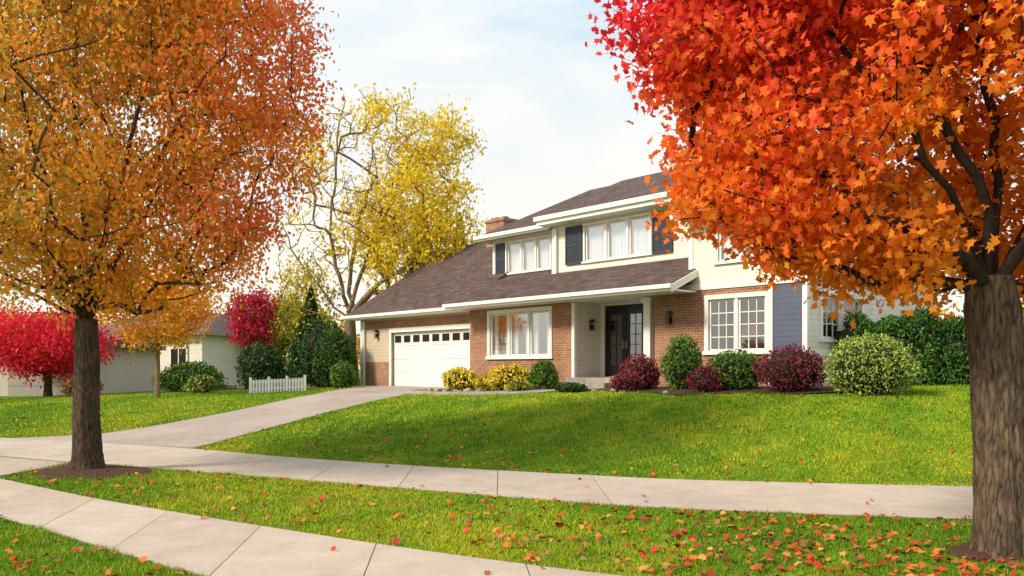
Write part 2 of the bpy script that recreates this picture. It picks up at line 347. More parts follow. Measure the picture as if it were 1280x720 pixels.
# ---------------------------------------------------------------- trees
class Skel:
    def __init__(s): s.P=np.zeros((60000,3)); s.par=np.full(60000,-1); s.n=0
    def add(s,p,par): s.P[s.n]=p; s.par[s.n]=par; s.n+=1; return s.n-1
    def path(s,pts,par,step=.3,jit=.04):
        pts=[s.P[par].copy()]+[np.array(p,float) for p in pts]
        cur=par
        for a in range(len(pts)-1):
            p0=pts[max(a-1,0)];p1=pts[a];p2=pts[a+1];p3=pts[min(a+2,len(pts)-1)]
            k=max(1,int(np.linalg.norm(p2-p1)/step))
            for j in range(1,k+1):
                t=j/k; q=.5*((2*p1)+(-p0+p2)*t+(2*p0-5*p1+4*p2-p3)*t*t+(-p0+3*p1-3*p2+p3)*t**3)
                cur=s.add(q+rng.normal(0,jit,3)*(j<k),cur)
        return cur
    def attach(s,C,lo,step=.3,arc=.12,jit=.04,up=.7):
        c0=s.P[lo]
        for c in C[np.argsort(np.linalg.norm(C-c0,axis=1))]:
            Q=s.P[lo:s.n]; d=np.linalg.norm(Q-c,axis=1)+up*np.maximum(0,Q[:,2]-c[2]+.1)
            b=lo+int(np.argmin(d)); p0=s.P[b].copy(); dd=np.linalg.norm(c-p0); k=max(1,int(dd/step)); cur=b
            for j in range(1,k+1):
                t=j/k; q=p0*(1-t)+c*t; q[2]+=arc*dd*math.sin(math.pi*t)*(.6 if c[2]>p0[2] else 1)
                cur=s.add(q+rng.normal(0,jit*min(1,dd),3)*(j<k),cur)
def tubes(name,s,r,mat,parent,sides=6,skip=0):
    idx=np.arange(max(1,skip),s.n); idx=idx[s.par[idx]>=0]; a=s.P[s.par[idx]]; b=s.P[idx]; rb=r[idx]; ra=np.minimum(r[s.par[idx]],rb*1.25)
    d=b-a; L=np.linalg.norm(d,axis=1,keepdims=True); d=d/np.maximum(L,1e-6); b=b+d*rb[:,None]*.25
    h=np.where(np.abs(d[:,2:3])<.9,np.array([[0,0,1.]]),np.array([[1.,0,0]])); x=np.cross(h,d); x/=np.linalg.norm(x,axis=1,keepdims=True); y=np.cross(d,x)
    t=np.linspace(0,2*math.pi,sides+1)[:-1]; ring=x[:,None]*np.cos(t)[None,:,None]+y[:,None]*np.sin(t)[None,:,None]
    V=np.concatenate([a[:,None]+ring*ra[:,None,None],b[:,None]+ring*rb[:,None,None]],1); n=len(idx)
    j=np.arange(sides); q=np.stack([j,(j+1)%sides,(j+1)%sides+sides,j+sides],1)
    F=(np.arange(n)[:,None,None]*2*sides+q[None]).reshape(-1,4)
    mesh_np(name,V.reshape(-1,3),F,mat,parent,smooth=True)
def radii(s,r0,p):
    acc=np.zeros(s.n)
    for i in range(s.n-1,-1,-1):
        if acc[i]==0: acc[i]=r0**p
        if s.par[i]>=0: acc[s.par[i]]+=acc[i]
    return acc**(1/p)
def trunk(name,path,rad,mat,parent,sides=40,flare=1.6,seed=0,ridge=.035):
    path=np.array(path,float); d=np.r_[0,np.cumsum(np.linalg.norm(np.diff(path,axis=0),axis=1))]; m=int(d[-1]/.04)
    t=np.linspace(0,d[-1],m); C=np.stack([np.interp(t,d,path[:,k]) for k in range(3)],1); R=np.interp(t,d,rad)
    th=np.linspace(0,2*math.pi,sides+1)[:-1]; V=[]
    r_=np.random.default_rng(seed); ph=r_.uniform(0,6.28,8)
    for i in range(m):
        z=t[i]; fl=1+(flare-1)*math.exp(-z/.16)
        rr=R[i]*fl*(1+ridge*np.sin(9*th+ph[0]+.8*math.sin(z*2.2)+z*.7)+ridge*.8*np.sin(14*th+ph[1]-1.1*math.sin(z*3+1))+.05*np.sin(2*th+ph[2]+z)+(fl-1)*.35*np.sin(5*th+ph[3])+r_.normal(0,ridge*.3,sides))
        V+= [(C[i,0]+rr[k]*math.cos(th[k]),C[i,1]+rr[k]*math.sin(th[k]),C[i,2]) for k in range(sides)]
    F=[(i*sides+k,i*sides+(k+1)%sides,(i+1)*sides+(k+1)%sides,(i+1)*sides+k) for i in range(m-1) for k in range(sides)]
    mesh_np(name,V,F,mat,parent,smooth=True)
def in_ell(ells,n,shell=.0):
    out=[]; vol=np.array([e[3]*e[4]*e[5] for e in ells]); cnt=(vol/vol.sum()*n).astype(int)+1
    for e,k in zip(ells,cnt):
        g=rng.normal(0,1,(k,3)); g/=np.linalg.norm(g,axis=1,keepdims=True); rr=(shell**3+(1-shell**3)*rng.uniform(0,1,k))**(1/3)
        out.append(np.array(e[:3])+g*rr[:,None]*np.array(e[3:6]))
    return np.concatenate(out)
def relax(C,it=3,r=.4):
    for _ in range(it):
        for i in range(len(C)):
            d=C-C[i]; L=np.linalg.norm(d,axis=1); k=(L<r)&(L>0)
            if k.any(): C[i]-= (d[k]/L[k,None]*(r-L[k,None])).mean(0)*.6
    return C
def cluster_leaves(C,per,rad,flat=.75):
    n=len(C); per=np.broadcast_to(per,n).astype(int); R=np.broadcast_to(rad,n)
    idx=np.repeat(np.arange(n),per); g=rng.normal(0,.5,(len(idx),3)); g[:,2]*=flat
    return C[idx]+g*R[idx][:,None],idx
def mixc(a,b,t): return np.array(a)*(1-t[:,None])+np.array(b)*t[:,None]
# --- right maple (near)
mt=empty('maple_tree')
ell=[(4.35,7.1,4.5,3.0,2.6,2.45),(2.7,6.9,5.1,1.85,1.5,1.25),(4.3,7.2,5.9,2.9,2.6,1.9),(2.5,6.9,3.4,1.15,1.2,.7),(3.7,6.7,2.75,1.4,1.2,.7),(5.6,7.6,3.0,1.6,1.6,.9)]
C=np.concatenate([in_ell(ell,1100,.25),in_ell([(1.75,6.8,4.55,.8,.7,.75)],75,.1),in_ell([(2.1,6.8,3.1,.7,.7,.4),(2.9,6.7,2.65,.8,.8,.3)],80,.1)])
C=C[(C[:,1]>4.4)&(C[:,2]>np.where(C[:,0]<2.7,2.52,2.28))]
q=C[:,0]/C[:,1]
C=C[~((C[:,1]<6.9)&(np.abs(q-.603)<.08)&(C[:,2]<3.3))]
q=C[:,0]/C[:,1]; rr_=rng.uniform(0,1,len(C))
C=C[~((C[:,1]<6.75)&(q>.44)&(q<.67)&(C[:,2]<4.4)&(C[:,2]>2.6)&(rr_<.55))]
C=relax(C,2,.32)
s=Skel(); s.add((4.13,6.85,1.9),-1); s.add((4.13,6.85,2.1),0); f=s.add((4.10,6.85,2.25),1)
s.path([(4.2,6.9,3.2),(4.15,7.0,4.4),(4.3,7.0,6.0),(4.2,7.1,7.2)],f)
s.path([(3.85,6.75,2.75),(3.4,6.6,3.3),(2.9,6.55,4.0),(2.3,6.6,4.8)],f)
s.path([(3.75,6.6,2.5),(3.1,6.4,2.75),(2.4,6.5,2.95),(1.8,6.6,3.1)],f)
s.path([(4.5,7.0,2.8),(5.2,7.2,3.6),(5.9,7.4,4.8)],f)
s.path([(4.0,7.4,2.8),(3.6,8.2,3.6),(3.3,8.9,4.6)],f)
s.path([(4.35,6.3,2.9),(4.5,5.6,3.7),(4.4,5.2,4.6)],f)
s.path([(4.0,6.7,2.9),(3.55,6.7,3.8),(3.3,6.9,4.9),(3.1,6.9,5.9)],f)
s.path([(4.3,7.5,3.0),(5.0,8.3,3.9),(5.2,8.9,5.0)],f)
s.attach(C,f,.22,.08,.03)
r=radii(s,.0068,2.05); 
tubes('limbs',s,np.minimum(r,.17),M['barkd'],mt,8)
trunk('trunk',[(4.17,6.8,-.03),(4.15,6.8,.8),(4.13,6.82,1.6),(4.12,6.85,2.1),(4.1,6.86,2.38)],[.205,.195,.19,.205,.17],M['barkn'],mt,56,1.35,1,.03)
L,idx=cluster_leaves(C,84,.28)
g=np.clip((L[:,2]-2.95)*.36+(3.0-L[:,0])*.26+.08+rng.normal(0,.13,len(L))+ (vn(C[idx,0]*2,C[idx,2]*2+C[idx,1],1,5)-.5)*.5,0,1)
c1=mixc((.94,.33,.025),(.94,.18,.025),np.clip(g*2,0,1)); c2=mixc((.94,.18,.025),(.86,.045,.07),np.clip(g*2-1,0,1)); c=np.where(g[:,None]<.5,c1,c2)
yl=(rng.uniform(0,1,len(L))<.12)&(g<.6); c[yl]=c[yl]*.5+np.array((.93,.50,.05))*.5
c*=rng.uniform(.84,1.1,(len(L),1))*(.9+.18*rng.uniform(0,1,len(C)))[idx][:,None]
scatter('foliage',L,rng.uniform(.045,.088,len(L)),LOBE,c,M['leaf'],mt,1.0)
# --- left tree
lt=empty('maple_tree')
ell=[(-6.7,12.3,6.0,3.75,3.3,3.3),(-6.5,12.3,3.7,2.7,2.6,1.35),(-6.8,12.3,8,2.9,2.7,2.6),(-4.2,12.2,6.4,1.35,1.3,1.6),(-4.7,12.3,4.2,1.15,1.2,1.2),(-5.2,12.3,3.0,.95,.9,.6)]
C=in_ell(ell,1560,.2); C=C[(C[:,2]>2.35)]; C=relax(C,2,.38)
s=Skel(); s.add((-6.55,12.3,2.0),-1); f=s.add((-6.55,12.3,2.3),0)
for k in range(9):
    a=k*2.4; rr=rng.uniform(1.4,2.6); hz=rng.uniform(6,8)
    s.path([(-6.6+.35*rr*math.cos(a),12.3+.35*rr*math.sin(a),3.6),(-6.6+.75*rr*math.cos(a),12.3+.75*rr*math.sin(a),5.2),(-6.6+rr*math.cos(a),12.3+rr*math.sin(a),hz)],f,.3,.05)
s.path([(-6.6,12.3,4),(-6.7,12.3,6),(-6.7,12.3,9)],f)
s.attach(C,f,.28,.03,.04,1.3)
r=radii(s,.005,2.0); tubes('limbs',s,np.minimum(r,.12),M['bark'],lt,6)
trunk('trunk',[(-6.52,12.3,-.03),(-6.55,12.3,.9),(-6.53,12.3,1.7),(-6.55,12.3,2.35)],[.21,.18,.165,.15],M['bark'],lt,40,1.35,2,.03)
L,idx=cluster_leaves(C,np.clip(rng.normal(70,20,len(C)),15,130),.35,.9)
g=np.clip((L[:,0]+5.9)*.25+rng.normal(0,.14,len(L))+(vn(C[idx,0]*2,C[idx,2]*2,.9,8)-.5)*.7+.22,0,1)
low=np.clip((3.9-L[:,2])*.7,0,1)
c=np.where(g[:,None]<.5,mixc((.74,.42,.05),(.94,.35,.035),g*2),mixc((.94,.35,.035),(.94,.20,.07),g*2-1)); c=c*(1-low[:,None]*.7)+np.array((.94,.42,.03))*low[:,None]*.7
gr=rng.uniform(0,1,len(L))<np.clip(.18-.04*(L[:,0]+6),.02,.3); c[gr]=np.array((.50,.44,.05))
c*=rng.uniform(.8,1.12,(len(L),1))
scatter('foliage',L,rng.uniform(.055,.10,len(L)),OVAL,c,M['leaf'],lt,1.1)
def simple_tree(name,x,y,h,cr,th,cols,nclu,per,leaf,bark,clr=.8,r0=.012,tr=.15):
    e=empty(name); z0=float(hgt(x,y)); cz=z0+th+(h-th)/2
    C=in_ell([(x,y,cz,cr,cr,(h-th)/2)],nclu,.3)
    s=Skel(); s.add((x,y,z0+th*.6),-1); f=s.add((x,y,z0+th),0); s.path([(x+.1,y,z0+th+(h-th)*.4),(x,y,z0+th+(h-th)*.85)],f,.5,.08)
    s.attach(C,f,.5,.05,.08,1.2); r=radii(s,r0,2.0); tubes('limbs',s,np.minimum(r,tr),bark,e,5)
    trunk('trunk',[(x,y,z0-.1),(x,y,z0+th+.1)],[tr*1.1,tr*.9],bark,e,20,1.3)
    L,idx=cluster_leaves(C,per,clr); cc=np.array(cols)[rng.integers(0,len(cols),len(C))][idx]*rng.uniform(.7,1.2,(len(L),1))
    scatter('foliage',L,rng.uniform(.7,1.3,len(L))*leaf,OVAL,cc,M['leaf'],e,1.0)
    return e
# --- yellow tree behind garage
yt=empty('yellow_elm_tree'); bx,by=-7.7,38.; z0=.8
C1=in_ell([(-4.6,38,9.3,2.5,2.4,2.8),(-3.6,38,12.3,1.9,1.9,1.6),(-3.0,38,7.6,1.8,2,1.4),(-6.0,38,13.3,1.8,1.6,1.0),(-5.4,37.5,6.3,1.6,1.8,1.4),(-9.6,38,11.6,1.0,1.2,1.3),(-7.2,38.5,8,1.6,1.6,2.2)],330,.2)
C2=in_ell([(-7.4,38,10,3.4,2.6,5.2),(-9.6,38,8,2.0,2,3.4),(-5,38,11,3.4,2,4)],420,.3)
s=Skel(); s.add((bx,by,3.0),-1); f=s.add((bx,by,3.9),0)
s.path([(-7.2,38,6),(-6.2,38,8.5),(-5.0,38,11),(-4.0,38,13.4)],f,.5,.08)
s.path([(-8.2,38,6),(-8.6,38,9),(-8.3,38,12),(-8.0,38,14.6)],f,.5,.08)
s.path([(-8.8,38,5),(-10.2,38,6.8),(-11.2,38,9.2)],f,.5,.08)
s.path([(-6.6,37.6,5.2),(-4.6,37.3,6.6),(-2.6,37.5,7.6)],f,.5,.08)
s.path([(-7.6,38.3,7),(-7.0,38.6,10),(-6.4,38.4,13.6)],f,.5,.08)
s.path([(-9.2,38,4.2),(-11,37.8,4.8),(-12.4,37.8,5.8)],f,.5,.08)
s.attach(np.concatenate([C1,C2]),f,.45,.06,.07,1.1)
r=radii(s,.017,2.15); tubes('limbs',s,np.minimum(r,.24),M['bark_y'],yt,6)
trunk('trunk',[(bx+.1,by,z0-.1),(bx,by,2.4),(bx,by,4.0)],[.36,.3,.26],M['bark_y'],yt,24,1.4,4)
L1,i1=cluster_leaves(C1,np.clip(rng.normal(42,20,len(C1)),4,90),.75); L2,i2=cluster_leaves(C2,4,.5); L=np.concatenate([L1,L2])
c=mixc((.92,.64,.025),(.94,.78,.06),rng.uniform(0,1,len(L))); gg=rng.uniform(0,1,len(L))<.12; c[gg]=(.62,.58,.05)
c*=rng.uniform(.8,1.05,(len(L),1))
scatter('foliage',L,rng.uniform(.13,.24,len(L)),OVAL,c,M['leaf'],yt,1.0)
# --- bushes
def bush(name,x,y,rx,ry,ztop,cols,leaf=.07,n=3500,tilt=1.1,lumps=14):
    e=empty(name); z0=float(hgt(x,y)); rz=(ztop-z0)/1.75; cz=z0+rz*.75
    g=rng.normal(0,1,(lumps,3)); g/=np.linalg.norm(g,axis=1,keepdims=True); g[:,2]=np.abs(g[:,2])*1.1-.35
    cent=[np.array([x,y,cz])+q*np.array([rx,ry,rz])*rng.uniform(.6,.8) for q in g]
    P=[]; CL=[]
    def shell(c,rr,k,ci):
        d=rng.normal(0,1,(k,3)); d/=np.linalg.norm(d,axis=1,keepdims=True)
        P.append(c+d*rr*rng.uniform(.8,1.12,(k,1))); CL.append(np.tile(np.array(cols[ci]),(k,1))*rng.uniform(.85,1.1))
    shell(np.array([x,y,cz]),np.array([rx*.84,ry*.84,rz*.9]),n//2,0)
    for j,q in enumerate(cent): shell(q,np.array([rx,ry,rz])*rng.uniform(.24,.44),n//2//lumps,j%len(cols))
    P=np.concatenate(P); CL=np.concatenate(CL)*rng.uniform(.65,1.3,(len(P),1))
    k=P[:,2]>z0+.02; P=P[k]; CL=CL[k]
    scatter('foliage',P,rng.uniform(.7,1.3,len(P))*leaf,OVAL,CL,M['bushleaf'],e,tilt)
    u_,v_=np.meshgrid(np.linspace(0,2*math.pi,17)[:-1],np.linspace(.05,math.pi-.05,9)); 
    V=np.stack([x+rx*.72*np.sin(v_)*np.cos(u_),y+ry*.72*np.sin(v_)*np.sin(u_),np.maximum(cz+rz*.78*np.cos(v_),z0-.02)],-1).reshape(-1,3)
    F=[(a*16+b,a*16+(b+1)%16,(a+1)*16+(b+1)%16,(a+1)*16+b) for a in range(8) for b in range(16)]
    mesh_np('dark_filler',V,F,M['core'],e,smooth=True)  # added dark shell, keeps the leaf cloud from being see-through
    return e
G1=[(.09,.18,.02),(.065,.14,.018),(.13,.23,.03)]; G2=[(.26,.34,.06),(.34,.40,.09),(.2,.28,.05)]; DK=[(.035,.08,.018),(.05,.105,.022)]
RD=[(.22,.03,.045),(.30,.045,.06),(.14,.02,.035)]; YL=[(.66,.52,.04),(.46,.44,.05),(.78,.56,.06)]
bush('golden_shrub',-1.75,26.6,.62,.6,1.62,YL,.09,2200)
bush('golden_shrub',-.85,26.1,.45,.45,1.42,YL,.08,1400)
bush('golden_shrub',-.05,25.0,.75,.65,1.72,YL,.09,3000)
bush('boxwood_bush',.97,24.0,.46,.46,1.84,G1,.07,3000)
bush('golden_shrub',.2,23.7,.4,.35,1.25,[(.25,.3,.04),(.4,.38,.05)],.08,1000)
bush('barberry_bush',3.4,21.3,.62,.55,1.96,RD,.07,3000)
bush('barberry_bush',2.95,20.5,.42,.4,1.55,RD,.07,1500)
bush('boxwood_bush',4.35,20.4,.55,.55,2.5,G1,.06,4500)
bush('barberry_bush',4.6,19.0,.42,.4,1.68,RD,.06,1800)
bush('rose_bush',5.35,19.2,.78,.65,2.05,G1,.07,4500)
bush('barberry_bush',6.25,17.9,.82,.68,2.14,[(.18,.03,.05),(.24,.04,.06),(.11,.025,.03)],.06,5000)
bush('privet_bush',7.6,17.0,1.02,.8,2.34,G2,.06,7500,lumps=22)
bush('low_groundcover',1.6,21.6,.5,.35,1.22,DK,.06,900)
# clipped evergreen hedge (rounded continuous mass)
he=empty('evergreen_hedge')
ka=np.array([8.7,20.7]); kb=np.array([17.4,19.2]); k=42000
tt_=rng.uniform(0,1,k); an=rng.uniform(-.25,math.pi+.25,k)
wob=1+.10*np.sin(tt_*43)+.06*np.sin(tt_*97+1)
nrm=np.array([kb[1]-ka[1],-(kb[0]-ka[0])]); nrm=nrm/np.linalg.norm(nrm)
ce=np.sign(np.cos(an))*np.abs(np.cos(an))**.55; se=np.sign(np.sin(an))*np.abs(np.sin(an))**.55
rad_=rng.uniform(.86,1.06,k)
base=ka+(kb-ka)*tt_[:,None]; off=ce*.62*wob*rad_
zz=np.maximum(se,0)*1.72*(1+.07*np.sin(tt_*31+2)+.04*np.sin(tt_*71))*rad_*rng.uniform(0,1,k)**np.where(np.abs(ce)>.8,1.0,.02)
P=np.stack([base[:,0]+nrm[0]*off,base[:,1]+nrm[1]*off,hgt(base[:,0],base[:,1])+zz+.03],1)
scatter('foliage',P,.085*rng.uniform(.7,1.3,k),OVAL,np.tile([.055,.135,.02],(k,1))*rng.uniform(.45,1.5,(k,1))*(.8+.35*vn(P[:,0]*3,P[:,2]*3,1,3))[:,None],M['bushleaf'],he,1.3)
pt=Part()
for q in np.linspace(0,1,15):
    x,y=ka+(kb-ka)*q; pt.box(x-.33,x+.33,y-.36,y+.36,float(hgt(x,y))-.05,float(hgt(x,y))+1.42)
pt.make('dark_filler',M['core'],he)  # dark boxes added as opaque filler behind the hedge leaves
bush('yew_bush',-11.0,35,1.15,1.1,2.75,DK,.13,3500)
bush('yew_bush',-7.5,33.9,1.0,.9,3.3,[(.05,.11,.015),(.07,.15,.02)],.12,5000)
bush('yew_bush',-6.6,31.2,.55,.5,1.9,G1,.09,2500)
bush('yew_bush',-8.6,36.5,1.2,1.0,3.9,DK,.14,4000)
bush('daylily_clump',-9.3,31.4,.8,.5,1.15,G2,.11,1300)
bush('juniper_bush',-14.5,36,1.6,.9,1.9,G1,.13,3500)
bush('juniper_bush',-12.8,33,.7,.6,1.35,G2,.1,1500)
bush('juniper_bush',-18,33.5,.9,.7,1.35,[(.45,.16,.05),(.16,.22,.03)],.1,1800)
fe=empty('white_garden_fence'); pf=Part()
fa=np.array([-10.0,30.6]); fb=np.array([-8.0,30.9])
for k in range(19):
    q=fa+(fb-fa)*k/18; z=float(hgt(*q)); w=.035 if k%6 else .05; hh_=.52 if k%6 else .62
    pf.box(q[0]-w,q[0]+w,q[1]-.02,q[1]+.02,z-.05,z+hh_)
for zz in (.14,.40):
    for k in range(18):
        q0=fa+(fb-fa)*k/18; q1=fa+(fb-fa)*(k+1)/18; z=float(hgt(*q0)); pf.box(q0[0],q1[0],q0[1]+.022,q0[1]+.05,z+zz,z+zz+.06)
pf.make('pickets',M['white'],fe)
simple_tree('red_maple_tree',-20.3,35,3.7,2.6,1.0,[(.80,.03,.07),(.66,.02,.045),(.85,.05,.08)],150,75,.16,M['bark'],.7)
simple_tree('red_maple_tree',-13.9,43,5.2,1.1,2.2,[(.62,.04,.09),(.5,.03,.07)],60,60,.17,M['bark'],.6,tr=.1)
simple_tree('red_maple_tree',-30,46,5.0,2.4,1.4,[(.8,.10,.05),(.7,.05,.05)],90,60,.2,M['bark'],.8)
simple_tree('birch_tree',-13.3,30,4.9,2.1,2.0,[(.9,.42,.03),(.88,.55,.04),(.9,.3,.03)],130,60,.14,M['bark_y'],.6,tr=.09)
simple_tree('oak_tree',-16.2,56,5.6,3.0,2.0,[(.16,.25,.03),(.34,.32,.04),(.45,.28,.03)],130,70,.3,M['bark'],1.0)
simple_tree('willow_tree',-11.4,44,7.2,1.7,1.2,[(.62,.50,.05),(.75,.58,.06),(.25,.28,.05)],100,22,.2,M['bark_y'],.8)
def spruce(x,y,h,r,name='spruce_tree',col=(.06,.115,.03)):
    e=empty(name); z0=float(hgt(x,y)); k=11000
    t=rng.uniform(0,1,k)**.75; a=rng.uniform(0,6.283,k); lay=.75+.25*np.abs(np.sin(t*h*2.4)); rr=r*(1-t)*lay*rng.uniform(.45,1.05,k)**.6*(.85+.2*np.sin(a*6+t*20))
    P=np.stack([x+rr*np.cos(a),y+rr*np.sin(a),z0+.5+t*(h-.5)-rr*.25],1)
    scatter('foliage',P,rng.uniform(.15,.3,k),OVAL,np.tile(col,(k,1))*rng.uniform(.5,1.6,(k,1)),M['bushleaf'],e,1.1)
    trunk('trunk',[(x,y,z0-.1),(x,y,z0+h*.9)],[.25,.04],M['bark'],e,12,1.2)
spruce(-5.3,47,10.9,2.6); spruce(-3.2,49,10.2,2.4); spruce(-10.8,43,5.2,1.7)
P=[];CL=[]
cols=[(.12,.2,.03),(.22,.26,.03),(.65,.42,.05),(.7,.26,.04),(.15,.22,.03),(.5,.09,.04),(.45,.42,.05)]
for k in range(120):
    x=rng.uniform(-95,110); y=rng.uniform(75,110)
    r=rng.uniform(2.5,4.2); h=rng.uniform(4.5,7.5) if x<5 else rng.uniform(6,10); kk=750; c=cols[rng.integers(0,7)]
    d=rng.normal(0,1,(kk,3)); d/=np.linalg.norm(d,axis=1,keepdims=True); lump=1+.22*np.sin(d[:,0]*5+k)*np.sin(d[:,2]*6+k)
    P.append(np.array([x,y,.6+h*.52])+d*np.array([r,r,h*.52])*lump[:,None]*rng.uniform(.7,1.05,(kk,1))); CL.append(np.tile(c,(kk,1))*rng.uniform(.6,1.3,(kk,1)))
P=np.concatenate(P); scatter('distant_trees',P,rng.uniform(.4,.9,len(P)),OVAL,np.concatenate(CL),M['bushleaf'],None,1.1)
# ---------------------------------------------------------------- house
house=empty('brick_house',(H0[0],H0[1],HZ),math.atan2(-.731,.682))
def wall(T,a0,a1,z0,z1,ops,name,mat,depth=.14):
    p=Part(); As=sorted({a0,a1,*[o[0] for o in ops],*[o[1] for o in ops]}); Zs=sorted({z0,z1,*[o[2] for o in ops],*[o[3] for o in ops]})
    for i in range(len(As)-1):
        for j in range(len(Zs)-1):
            ca=(As[i]+As[i+1])/2; cz=(Zs[j]+Zs[j+1])/2
            if any(o[0]<ca<o[1] and o[2]<cz<o[3] for o in ops): continue
            p.quad(T(As[i],0,Zs[j]),T(As[i+1],0,Zs[j]),T(As[i+1],0,Zs[j+1]),T(As[i],0,Zs[j+1]))
    for o in ops:
        a,b,c,d=o[:4]
        p.quad(T(a,0,c),T(a,depth,c),T(a,depth,d),T(a,0,d)); p.quad(T(b,0,c),T(b,0,d),T(b,depth,d),T(b,depth,c))
        p.quad(T(a,0,d),T(a,depth,d),T(b,depth,d),T(b,0,d)); p.quad(T(a,0,c),T(b,0,c),T(b,depth,c),T(a,depth,c))
    return p.make(name,mat,house)
FR=Part(); GL=Part(); GLD=Part(); INS=Part(); INW=Part(); CUR=Part(); BLK=Part()
def window(T,a0,a1,z0,z1,units=2,cols=1,rows=1,dark=False,curtain='full',trim=.09,warm=False):
    b=lambda P,x0,x1,d0,d1,y0,y1: P.box(x0,x1,d0,d1,y0,y1,T)
    b(FR,a0-trim,a1+trim,-.045,.03,z1,z1+trim); b(FR,a0-trim-.04,a1+trim+.04,-.075,.03,z0-trim*.8,z0)
    b(FR,a0-trim,a0,-.04,.03,z0,z1); b(FR,a1,a1+trim,-.04,.03,z0,z1)
    w=(a1-a0)/units
    for k in range(units):
        x0=a0+k*w; x1=x0+w; s=.055
        if k: b(FR,x0-.045,x0+.045,-.02,.08,z0,z1)
        l=x0+(.045 if k else 0); r_=x1-(.045 if k<units-1 else 0)
        b(FR,l,l+s,.03,.09,z0,z1); b(FR,r_-s,r_,.03,.09,z0,z1); b(FR,l+s,r_-s,.03,.09,z0,z0+s); b(FR,l+s,r_-s,.03,.09,z1-s,z1)
        for c in range(1,cols): xx=l+s+(r_-l-2*s)*c/cols; b(FR,xx-.012,xx+.012,.045,.075,z0+s,z1-s)
        for c in range(1,rows): zz=z0+s+(z1-z0-2*s)*c/rows; b(FR,l+s,r_-s,.047,.073,zz-.012,zz+.012)
        P=GLD if dark else GL; P.quad(T(l+s,.06,z0+s),T(r_-s,.06,z0+s),T(r_-s,.06,z1-s),T(l+s,.06,z1-s))
        if curtain:
            spans=[(l+s,r_-s)] if curtain=='full' else [(l+s,l+s+(r_-l)*.22),(r_-s-(r_-l)*.22,r_-s)]
            for (p0,p1) in spans:
                nn=max(6,int((p1-p0)/.035)); xx=np.linspace(p0,p1,nn)
                for q in range(nn-1):
                    d0=.16+.022*math.sin(xx[q]*38)+.01*math.sin(xx[q]*13); d1=.16+.022*math.sin(xx[q+1]*38)+.01*math.sin(xx[q+1]*13)
                    CUR.quad(T(xx[q],d0,z0+.02),T(xx[q+1],d1,z0+.02),T(xx[q+1],d1,z1),T(xx[q],d0,z1))
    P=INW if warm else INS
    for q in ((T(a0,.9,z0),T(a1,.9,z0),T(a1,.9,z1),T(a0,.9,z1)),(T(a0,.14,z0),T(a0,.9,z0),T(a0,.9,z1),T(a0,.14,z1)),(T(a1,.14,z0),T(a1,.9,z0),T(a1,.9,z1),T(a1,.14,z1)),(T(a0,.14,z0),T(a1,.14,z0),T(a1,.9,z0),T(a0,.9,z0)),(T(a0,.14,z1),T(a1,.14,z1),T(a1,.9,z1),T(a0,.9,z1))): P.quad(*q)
def front(v): return lambda a,d,z:(a,v+d,z)
def side(u): return lambda a,d,z:(u-d,a,z)
T0=front(0.0); TG=front(.35); TE=front(1.3); TA=front(2.0); TB=front(1.5); TW=front(.2); TS=side(20.4)
gd=(2.3,7.35,.0,2.2)
wall(TG,0,7.75,-.4,2.85,[gd],'garage_wall',M['beige'],.2)
wall(T0,7.75,12.75,-.4,2.88,[(8.85,11.75,1.15,2.62)],'front_wall',M['brick'])
wall(side(12.75),0,1.3,-.4,2.88,[],'porch_side_wall',M['cream'])
wall(lambda a,d,z:(7.75,a,z),0,.35,-.4,2.88,[],'pier_side',M['brick'])
d0,d1=12.98,14.62
wall(TE,12.75,15.8,-.4,2.9,[(d0,d1,.47,2.75)],'entry_wall',M['cream'])
wall(lambda a,d,z:(15.8,a,z),.2,1.3,-.4,2.9,[],'entry_return',M['brick'])
wall(TW,15.8,19.45,-.4,2.95,[(17.6,19.3,1.2,2.6)],'wing_brick_wall',M['brick'])
wall(TW,19.45,20.4,-.4,2.95,[],'wing_navy_wall',M['navy'])
wall(TW,17.0,20.4,2.95,4.95,[(17.9,19.4,3.6,4.7)],'wing_upper_wall',M['cream'])
wall(TS,.2,5.2,-.4,5.2,[(1.0,3.3,1.5,2.6)],'wing_side_wall',M['cream'])
wall(TA,6.8,10.5,3.6,5.7,[(7.55,9.85,4.32,5.45)],'upper_wall',M['cream'])
wall(TB,10.5,17.0,3.4,5.75,[(11.95,14.65,4.30,5.5)],'upper_wall',M['cream'])
wall(side(17.0),.2,1.5,3.0,5.2,[],'wing_inner_wall',M['cream'])
wall(lambda a,d,z:(10.5,a,z),1.5,2.0,3.6,5.7,[],'jog_wall',M['cream'])
wall(lambda a,d,z:(6.8,a,z),2.0,10.0,2,5.7,[],'upper_side_wall',M['cream'])
wall(lambda a,d,z:(0,a,z),.35,10.2,-.4,2.85,[],'garage_side_wall',M['beige'])
wall(side(20.0),5.2,10,-.4,5.7,[],'rear_side_wall',M['cream'])
wall(lambda a,d,z:(a,10.1,z),0,20,-.4,5.7,[],'rear_wall',M['cream'])
gp=Part(); gp.poly([(0,.35,2.85),(0,10.2,2.85),(0,5.4,6.35)]); gp.make('garage_gable',M['beige'],house)
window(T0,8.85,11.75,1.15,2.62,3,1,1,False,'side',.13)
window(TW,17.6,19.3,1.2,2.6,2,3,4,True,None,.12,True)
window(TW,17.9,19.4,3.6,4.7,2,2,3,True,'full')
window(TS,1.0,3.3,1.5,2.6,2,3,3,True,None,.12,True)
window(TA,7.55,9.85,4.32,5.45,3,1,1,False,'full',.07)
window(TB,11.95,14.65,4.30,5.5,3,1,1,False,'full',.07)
SH=Part()
